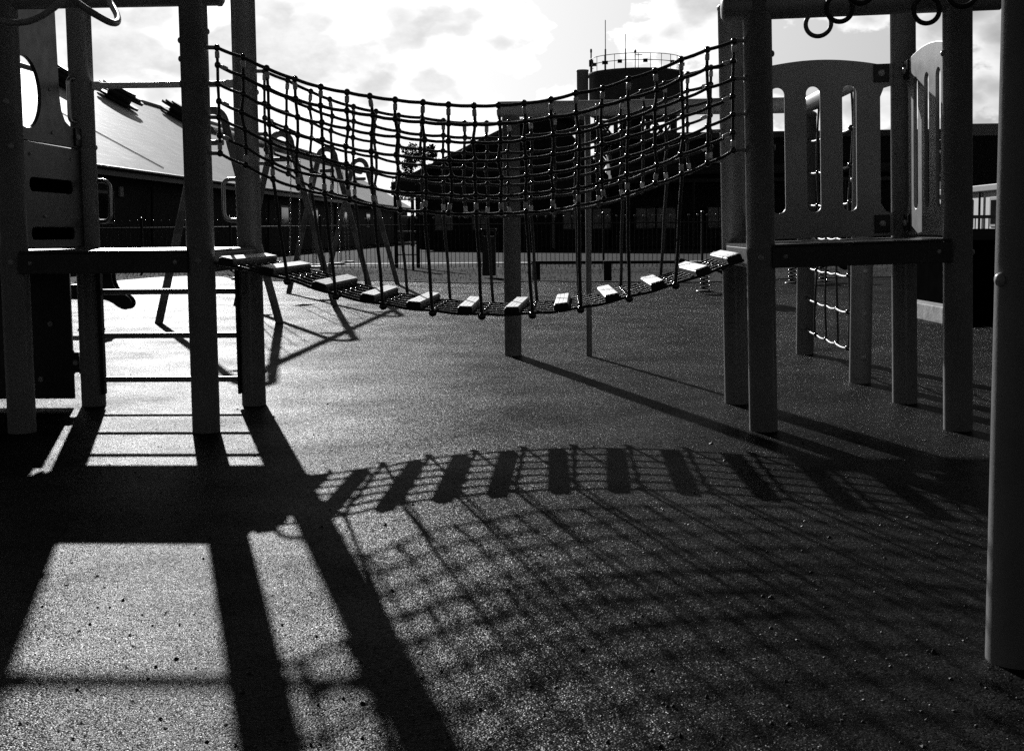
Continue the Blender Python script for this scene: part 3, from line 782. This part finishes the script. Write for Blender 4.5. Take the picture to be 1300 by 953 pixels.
# ------------------------------------------------------------------ spring riders
def riders():
    first = None
    spots = [((2.2, 19.6), .05, 'spring rider just right of the bridge deck, its spring under the last treads'),
             ((-5.0, 12.6), 0, 'spring rider behind the ladder of the left tower, its round tail showing'),
             ((4.08, 22.3), .3, 'spring rider seen under the right platform, left of the net climber post'),
             ((4.75, 22.9), -.2, 'spring rider seen through the low climbing net under the right platform'),
             ((2.39, 16.3), 1.3, 'spring rider whose coil shows between the two left posts of the right tower')]
    for (x, y), rz, lab in spots:
        if first is None:
            s = empty('spring_rider', lab, 'spring rider', (x, y, 0), 'spring riders around the playground')
            b = MB(); b.lathe((0, 0, 0), [(.0001, .022), (.13, .022), (.14, .012), (.14, 0)], 20); b.build('base_plate', M_plat, s)
            P = [(.075 * math.cos(q * PI / 6), .075 * math.sin(q * PI / 6), .03 + .29 * q / 54) for q in range(55)]
            b = MB(); b.tube(P, .012, 8); b.build('spring', M_knot, s)
            sil = [(-.42, .40), (-.36, .37), (-.2, .33), (.12, .33), (.24, .30), (.33, .24), (.40, .22), (.45, .25), (.455, .31), (.40, .37), (.3, .43), (.26, .52), (.25, .60), (.18, .64), (.12, .60), (.10, .5), (0, .46), (-.2, .46), (-.3, .5), (-.38, .53), (-.44, .5)]
            sil = [(p.x, p.y) for p in smooth_path([Vector((a, c, 0)) for a, c in sil], 3, True)]
            for q, yy in enumerate((-.06, .06)):
                panel_mesh('side_board', sil, [], .018, M_pdark, s, Matrix(((1, 0, 0, 0), (0, 0, -1, yy), (0, 1, 0, 0), (0, 0, 0, 1))))
            b = MB(); b.box((-.06, 0, .47), (.26, .2, .025), bev=.008); b.build('seat', M_seat, s)
            b = MB(); b.tube([(.16, -.2, .58), (.16, .2, .58)], .014, 10); b.ball((.16, -.2, .58), .02); b.ball((.16, .2, .58), .02); b.build('handle_bar', M_seat, s)
            b = MB(); b.tube([(.1, -.2, .33), (.1, .2, .33)], .014, 10); b.build('foot_rest', M_seat, s)
            b = MB(); b.box((0, 0, .325), (.2, .14, .03), bev=.004); b.build('mount', M_plat, s)
            s.rotation_euler = (0, 0, rz); first = s
        else:
            s = copy_tree(first); s.location = (x, y, 0); s.rotation_euler = (0, 0, rz); s['label'] = lab
riders()

# ------------------------------------------------------------------ small things beyond the play surface
def small_things():
    t = empty('litter_bin', 'dark square litter bin with a hooded lid at the edge of the play surface', 'litter bin', (-1.70, 26.8, 0))
    b = MB(); b.box((0, 0, .45), (.29, .29, .86), bev=.015); b.build('bin_body', M_fence, t)
    b = MB(); b.box((0, 0, 1.02), (.33, .33, .06), bev=.02)
    for x in (-.14, .14): b.box((x, 0, .93), (.02, .26, .13))
    b.build('lid', M_fence, t)
    t = empty('knee_rail', 'low dark timber knee rail on short posts along the grass edge', 'knee rail', (-.62, 24.9, 0))
    for k, (x, y) in enumerate([(0, 0), (1.44, -.25), (2.88, -.5)]):
        b = MB(); b.box((x, y, .17), (.16, .16, .42), bev=.012); b.build('post', M_wood, t)
    b = MB(); b.tube([(-.1, .02, .355), (1.44, -.25, .355), (3.05, -.53, .355)], .024, 8); b.build('rail', M_wood, t)
    # fence with ball-topped pickets
    x0, x1 = -14.3, 8.6; n = 9; w = (x1 - x0) / n; yf = lambda x: 32.9 - .1 * (x + 6)
    t = empty('picket_fence', 'dark metal picket fence with small ball tops running behind the grass', 'fence', (x0, yf(x0), 0))
    V = lambda x, y, z: (x - x0, y - yf(x0), z)
    for k in range(n + 1):
        x = x0 + k * w; b = MB(); b.box(V(x, yf(x), .68), (.06, .06, 1.42)); b.ball(V(x, yf(x), 1.42), .045, 0, 8); b.build('fence_post', M_fence, t)
    for k in range(n):
        b = MB(); a = x0 + k * w
        for z in (.12, 1.17): b.tube([V(a, yf(a), z), V(a + w, yf(a + w), z)], .016, 4)
        m = 22
        for q in range(1, m):
            x = a + w * q / m; b.tube([V(x, yf(x), .02), V(x, yf(x), 1.33 if q % 2 else 1.27)], .0085, 5, cap=False)
            if q % 2: b.ball(V(x, yf(x), 1.355), .026, 1, 6)
        b.build('picket_panel', [M_fence, M_knot], t)
    # wall bars
    t = empty('climbing_ladder', 'free standing dark ladder frame with four pale rungs against the hall', 'ladder frame', (-4.2, 34.5, 0))
    for x in (0, -.62):
        b = MB(); b.box((x, 0, 1.15), (.1, .1, 2.35), bev=.01); b.build('upright', M_wood, t)
    for z in (.35, .68, 1.0, 1.42, 1.9):
        b = MB(); b.tube([(-.6, 0, z), (0, 0, z)], .02, 8); b.build('rung', M_steel, t)
    # dark box hut and its pale sleeper, right
    t = empty('play_hut', 'low black boarded hut behind the right tower', 'hut', (4.33, 13.2, 0))
    b = MB(); b.box((.75, .5, .43), (2.0, 2.1, .86), bev=.01)
    b.build('hut_body', M_hole, t)
    b = MB()
    vs = [(-.3, -.6, .86), (1.8, -.6, .86), (1.8, 1.6, .86), (-.3, 1.6, .86), (-.1, .5, .97), (1.6, .5, .97)]
    b.add(vs, [(0, 1, 5, 4), (2, 3, 4, 5), (1, 2, 5), (3, 0, 4), (3, 2, 1, 0)], 0, False); b.build('roof', M_hole, t)
    b = MB(); b.box((0, 0, .09), (.2, 1.35, .18), bev=.012)
    o = b.build('timber_sleeper', M_sleeper); o.location = (3.90, 13.3, 0); o.rotation_euler = (0, 0, .05)
    tag(o, 'pale weathered timber sleeper lying beside the black hut', 'sleeper')
    # railing and pale cabin, far right
    t = empty('railing', 'short dark railing in front of the white cabin at the right', 'railing', (8.0, 26, 0))
    for q in range(11):
        b_ = MB()
    b = MB()
    for q in range(12): b.tube([(-.6 + .14 * q, 0, 0), (-.6 + .14 * q, 0, 1.16)], .012, 5)
    b.build('bars', M_fence, t)
    b = MB(); b.box((.2, 0, 1.19), (2.0, .06, .07), bev=.01); b.build('top_rail', M_grey, t)
    t = empty('site_cabin', 'white cabin with a dark window and pale roof edge at the far right', 'cabin', (17, 48, 0))
    b = MB(); b.box((2.5, 4.5, 1.2), (5, 9, 2.4)); b.build('wall', M_white, t)
    b = MB(); b.box((2.5, 4.5, 2.52), (5.4, 9.4, .26), bev=.03); b.build('roof', M_fasc, t)
    for y in (1.3, 5.0):
        b = MB(); b.box((-.02, y, 1.55), (.06, 1.5, 1.15)); w_ = b.build('window', M_fasc, t)
        b = MB(); b.box((-.05, y, 1.55), (.02, 1.2, .95)); b.build('pane', M_glass, w_)
    b = MB(); b.tube([(-.1, 3.1, 0), (-.1, 3.1, 2.4)], .05, 8); b.build('drainpipe', M_trim, t)
small_things()

# ------------------------------------------------------------------ buildings
def left_hall():
    xe, xr, ze, zr = -14.75, -23.5, 3.2, 8.27; y0, y1 = 24, 118
    t = empty('long_hall', 'long low hall with a pale shining pitched roof on the left', 'hall', (xe, y0, 0))
    V = lambda x, y, z: (x - xe, y - y0, z)
    b = MB(); c = (2 * xr - 2 * .5 - xe * 0 + 0)
    xl = 2 * xr - xe
    b.box(V((xe - .55 + xl + .55) / 2, (y0 + y1) / 2, 1.5), (abs(xl - xe) - 1.1, y1 - y0 - .6, 3.0))
    for y in (y0 + .3, y1 - .3):
        b.add([V(xe - .55, y, 3.0), V(xl + .55, y, 3.0), V(xr, y, zr - .35)], [(0, 1, 2)], 0, False)
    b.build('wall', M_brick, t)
    b = MB(); th = .12; n = 40
    for s_, xa in ((1, xe), (-1, xl)):
        b.quad(V(xa, y0, ze), V(xa, y1, ze), V(xr, y1, zr), V(xr, y0, zr)) if s_ == 1 else b.quad(V(xa, y1, ze), V(xa, y0, ze), V(xr, y0, zr), V(xr, y1, zr))
        b.quad(V(xa, y1, ze - th), V(xa, y0, ze - th), V(xr, y0, zr - th), V(xr, y1, zr - th))
    for y in (y0, y1):
        b.add([V(xe, y, ze - th), V(xe, y, ze), V(xr, y, zr), V(xl, y, ze), V(xl, y, ze - th), V(xr, y, zr - th)], [(0, 1, 2, 5), (5, 2, 3, 4)], 0, False)
    roof = b.build('roof', M_roofl, t)
    b = MB(); b.tube([V(xr, y0, zr + .02), V(xr, y1, zr + .02)], .14, 10); b.build('ridge_cap', M_fasc, roof)
    # flashing line that crosses the slope
    nrm = Vector((zr - ze, 0, -(xr - xe))).normalized()
    b = MB(); A_ = Vector(V(-19.2, 45.0, ze + (xe + 19.2) / (xe - xr) * (zr - ze))); B_ = Vector(V(-15.2, 45.9, ze + (xe + 15.2) / (xe - xr) * (zr - ze)))
    b.tube([A_ + nrm * .02, B_ + nrm * .02], .016, 5); b.build('flashing', M_fasc, roof)
    b = MB(); b.box(V(xe - .02, (y0 + y1) / 2, ze - .18), (.04, y1 - y0, .24)); b.box(V(xe - .3, (y0 + y1) / 2, ze - .28), (.5, y1 - y0, .03)); b.build('fascia', M_trim, t)
    b = MB(); b.tube([V(xe + .07, y0, ze - .05), V(xe + .07, y1, ze - .05)], .06, 8); b.build('gutter', M_trim, t)
    for y in (44.4, 62, 80):
        b = MB(); b.tube([V(xe - .02, y, ze - .1), V(xe - .4, y, ze - .5), V(xe - .5, y, 0)], .05, 8); b.build('downpipe', M_trim, t)
    for y in (40, 50, 58, 66, 74, 84, 94):
        b = MB(); b.box(V(xe - .54, y, 1.9), (.05, 1.8, 1.1)); w = b.build('window', M_trim, t)
        b = MB(); b.box(V(xe - .51, y, 1.9), (.02, 1.6, .9)); b.build('pane', M_glass, w)
    b = MB(); b.box(V(xe - .5, 41.5, 2.45), (.08, .35, .35), bev=.02); b.build('wall_vent', M_fasc, t)  # small square vent on the wall under the eave
    # louvred roof vents set square to the slope
    M = Matrix.Rotation(-math.atan2(zr - ze, xe - xr) * -1, 3, 'Y')
    q = Vector(nrm).to_track_quat('Z', 'Y').to_matrix()
    for y, x in ((54.0, -22.2), (60.3, -22.2), (70.3, -22.4)):
        z = ze + (xe - x) / (xe - xr) * (zr - ze)
        c = Vector(V(x, y, z)); b = MB()
        for (r, h0, h1) in ((.5, -.1, .4), (.88, .08, .2), (.95, .42, .56), (.82, .56, .68), (.55, .68, .76)):
            n = 20; vs = []
            for h in (h0, h1):
                for k in range(n): vs.append(c + q @ Vector((r * math.cos(2 * PI * k / n), 1.25 * r * math.sin(2 * PI * k / n), h)))
            fs = [(k, (k + 1) % n, n + (k + 1) % n, n + k) for k in range(n)] + [tuple(range(n))[::-1], tuple(range(n, 2 * n))]
            b.add(vs, fs, 0, False)
        b.build('roof_vent', M_trim, t)
left_hall()

def far_hall():
    y = 70
    t = empty('sports_hall', 'big dark gabled hall standing across the background', 'hall', (0, y, 0))
    V = lambda x, d, z: (x, d - y, z)
    # gable volume
    xl, xr_, xp, ze, zp = -9.0, 2.6, -.9, 3.55, 8.0
    b = MB()
    D = 9
    prof = [(-8.6, 0), (2.4, 0), (2.4, ze + .5), (xp, zp - .25), (-8.6, ze - .1)]
    vs = [V(a, y, z) for a, z in prof] + [V(a, y + D, z) for a, z in prof]; n = 5
    b.add(vs, [tuple(range(n)), tuple(range(n, 2 * n))[::-1]] + [((k + 1) % n, k, n + k, n + (k + 1) % n) for k in range(n)], 0, False)
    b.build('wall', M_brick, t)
    b = MB(); o_ = .7
    L0, P0, R0 = (-9.9, 3.72), (xp, zp), (3.4, 5.9)
    for a, c in ((L0, P0), (P0, R0)):
        vs = [V(a[0], y - o_, a[1]), V(c[0], y - o_, c[1]), V(c[0], y + D, c[1]), V(a[0], y + D, a[1])]
        vs += [(p[0], p[1], p[2] - .22) for p in vs]
        b.add(vs, [(0, 1, 2, 3), (7, 6, 5, 4), (0, 4, 5, 1), (1, 5, 6, 2), (2, 6, 7, 3), (3, 7, 4, 0)], 0, False)
    b.build('roof', M_roofd, t)
    b = MB(); b.box(V(-4.2, y - .75, 3.42), (11.4, .12, .75)); b.build('fascia', M_trim, t)
    # long flat wing to the right
    b = MB(); b.box(V(11.6, y + 5, 3.0), (18, 9, 6.0)); b.build('wing_wall', M_brick, t)
    b = MB(); b.box(V(12.0, y + 4.6, 6.2), (19.5, 10.4, .34)); b.build('flat_roof', M_roofd, t)
    b = MB(); b.box(V(12.0, y - .3, 4.3), (19, .5, .5)); b.box(V(12.0, y - 1.6, 3.6), (19, 3.0, .2)); b.build('canopy', M_trim, t)
    for x in (-7.0, -4.9, .3, 2.0, 4.55, 5.6, 8.6, 13.2):
        w = 1.0 if x < 4 else 1.15
        b = MB(); b.box(V(x, y - .03, 1.62), (w + .16, .06, 1.3)); wn = b.build('window', M_trim, t)
        b = MB(); b.box(V(x, y - .075, 1.62), (w, .02, 1.12)); b.build('pane', M_pane, wn)
        b = MB(); b.box(V(x, y - .09, 1.62), (.05, .02, 1.12)); b.build('mullion', M_trim, wn)
    b = MB(); b.tube([V(-.75, y - .8, 0), V(-.75, y - .8, 3.1)], .09, 8); b.build('column', M_fasc, t)
    for x in (6.9, 10.5, 15): 
        b = MB(); b.tube([V(x, y - 3.0, 0), V(x, y - 3.0, 3.5)], .09, 8); b.build('column', M_trim, t)
    # (nothing on the flat roof)
    # building with pale fascia at the far right
    t = empty('flat_roofed_block', 'flat roofed block with a pale grey fascia at the far right', 'building', (29, 76, 0))
    b = MB(); b.box((0, 0, 3.1), (13, 10, 6.2)); b.build('wall', M_brick, t)
    b = MB(); b.box((0, 0, 6.4), (13.8, 10.8, .66)); b.build('fascia', M_fasc, t)
M_pane = mat('painted_reflection_pane', .3, .25, .6, var=.9, vscale=2.2, detail=8)  # mottled grey in the pane colour stands in for reflected sky
far_hall()

def boundary_wall():
    b = MB(); b.box((0, 0, 1.2), (60, .4, 2.4)); b.box((0, 0, 2.45), (60, .5, .1))
    o = b.build('boundary_wall', M_brick); o.location = (8, 124, 0)
    tag(o, 'far dark boundary wall closing the gap between the two halls', 'wall')
boundary_wall()

def round_tower():
    cx, cyy = 4.95, 88; Rr = 3.3
    t = empty('water_tower', 'round dark water tank on braced legs with a roof railing, behind the hall', 'water tower', (cx, cyy, 0))
    b = MB(); b.lathe((0, 0, 0), [(.01, 8.9), (Rr - .1, 9.0), (Rr, 9.15), (Rr, 11.75), (Rr + .08, 11.75), (Rr + .08, 11.95), (.01, 12.05)], 48); b.build('tank', M_tower, t)
    for k in range(8):
        a = 2 * PI * (k + .3) / 8; a2 = 2 * PI * (k + 1.3) / 8
        p, q = (2.9 * math.cos(a), 2.9 * math.sin(a)), (2.9 * math.cos(a2), 2.9 * math.sin(a2))
        b = MB(); b.box((p[0], p[1], 4.5), (.3, .3, 9.0)); b.build('leg', M_trim, t)
        b = MB()
        for z0, z1 in ((4.6, 6.7), (6.7, 8.9)):
            b.tube([(p[0], p[1], z0), (q[0], q[1], z1)], .09, 5); b.tube([(q[0], q[1], z0), (p[0], p[1], z1)], .09, 5); b.tube([(p[0], p[1], z1 - .1), (q[0], q[1], z1 - .1)], .11, 5)
        b.build('brace', M_trim, t)
    b = MB(); b.tube([(0, 0, 0), (0, 0, 9)], .5, 12); b.build('riser_pipe', M_trim, t)
    b = MB(); n = 24; zr = 12.0
    for k in range(n):
        a = 2 * PI * k / n
        if 0.12 * PI < a < .88 * PI: continue
        b.tube([((Rr - .1) * math.cos(a), (Rr - .1) * math.sin(a), zr - .1), ((Rr - .1) * math.cos(a), (Rr - .1) * math.sin(a), zr + .95)], .022, 5)
    for z in (zr + .5, zr + .95): b.tube([((Rr - .1) * math.cos(2 * PI * k / 48), (Rr - .1) * math.sin(2 * PI * k / 48), z) for k in range(21, 52)], .025, 5)
    b.build('railing', M_trim, t)
    for a, s in ((-152, .3), (-132, .4), (-112, .3), (-82, .3), (-45, .3), (-18, .3)):
        b = MB(); a = math.radians(a); b.box(((Rr + .05) * math.cos(a), (Rr + .05) * math.sin(a), zr + .42), (s, .2, .22)); b.build('floodlight', M_trim, t)
    for x, y_, h, lab, r in ((-2.15, -.5, 15.6, 'tall thin radio mast on the water tank, the higher of the two', .028), (-.75, -.6, 14.6, 'shorter thin radio mast near the middle of the water tank roof', .02)):
        b = MB(); b.tube([(0, 0, 0), (0, 0, h - 12)], r, 6); b.tube([(0, 0, 0), (0, 0, 1.6)], r * 2, 6)
        o = b.build('radio_mast', M_trim); o.location = (cx + x, cyy + y_, 12.02); tag(o, lab, 'mast')
    b = MB(); b.tube([(0, 0, 0), (0, 0, 1.7)], .05, 6); b.box((0, 0, .7), (.3, .2, .45)); b.box((0, 0, 1.55), (.14, .14, .2))
    o = b.build('beacon_pole', M_trim); o.location = (cx - 3.15, cyy - .3, 11.98); tag(o, 'short pole with a dark lamp box at the left rim of the water tank', 'lamp pole')
    b = MB(); b.tube([(0, 0, 0), (0, 0, 1.2)], .03, 6); b.ball((0, 0, 1.3), .09, 0, 8, (1, 1, 1.6)); b.tube([(0, 0, 1.1), (.5, 0, 1.05)], .03, 5)
    o = b.build('weather_sensor', M_trim); o.location = (cx - .1, cyy - 1.2, 12.03); tag(o, 'small weather sensor standing above the water tank railing', 'sensor')
    b = MB(); b.lathe((0, 0, 0), [(.4, 0), (.4, 11.9), (.43, 11.9), (.43, 12.0), (.34, 12.0), (.34, 11.6)], 24)
    o = b.build('chimney', M_chim); o.location = (1.17, 86, 0); tag(o, 'plain round chimney standing left of the water tank', 'chimney')
round_tower()

def tree(x, y, h, r, label, seed):
    rnd = random.Random(seed)
    t = empty('tree', label, 'tree', (x, y, 0))
    b = MB(); b.tube([(0, 0, 0), (.05, 0, h * .5), (0, .05, h * .8)], [.16, .11, .04], 8)
    for k in range(9):
        a = rnd.uniform(0, 2 * PI); z = h * rnd.uniform(.45, .75)
        b.tube([(0, 0, z), (.5 * r * math.cos(a), .5 * r * math.sin(a), z + .1 * h), (.85 * r * math.cos(a), .85 * r * math.sin(a), z + .17 * h)], [.06, .035, .012], 5)
    b.build('trunk', M_wood, t)
    b = MB(); cl = []
    for k in range(26):
        a = rnd.uniform(0, 2 * PI); rr = r * rnd.random() ** .5; z = h * rnd.uniform(.5, 1.0); rr *= 1.15 - .5 * (z / h - .5) * 2
        cl.append((rr * math.cos(a), rr * math.sin(a), z, rnd.uniform(.22, .42) * r))
    for cx, cy_, cz, cr in cl:
        for _ in range(110):
            d = Vector((rnd.gauss(0, 1), rnd.gauss(0, 1), rnd.gauss(0, 1))).normalized() * cr * rnd.uniform(.4, 1.1)
            p = Vector((cx, cy_, cz)) + d; s = rnd.uniform(.05, .11)
            u = Vector((rnd.gauss(0, 1), rnd.gauss(0, 1), rnd.gauss(0, 1))).normalized(); w = u.orthogonal().normalized()
            b.add([p - u * s, p + w * s * .6, p + u * s, p - w * s * .6], [(0, 1, 2, 3)], 0, False)
    b.build('crown', M_leaf, t)
tree(-10.6, 84, 6.8, 1.1, 'small dark bushy tree showing over the left end of the big hall roof', 5)
tree(-9.3, 86, 6.9, .8, 'slim dark tree just right of the bushier one behind the hall roof', 6)
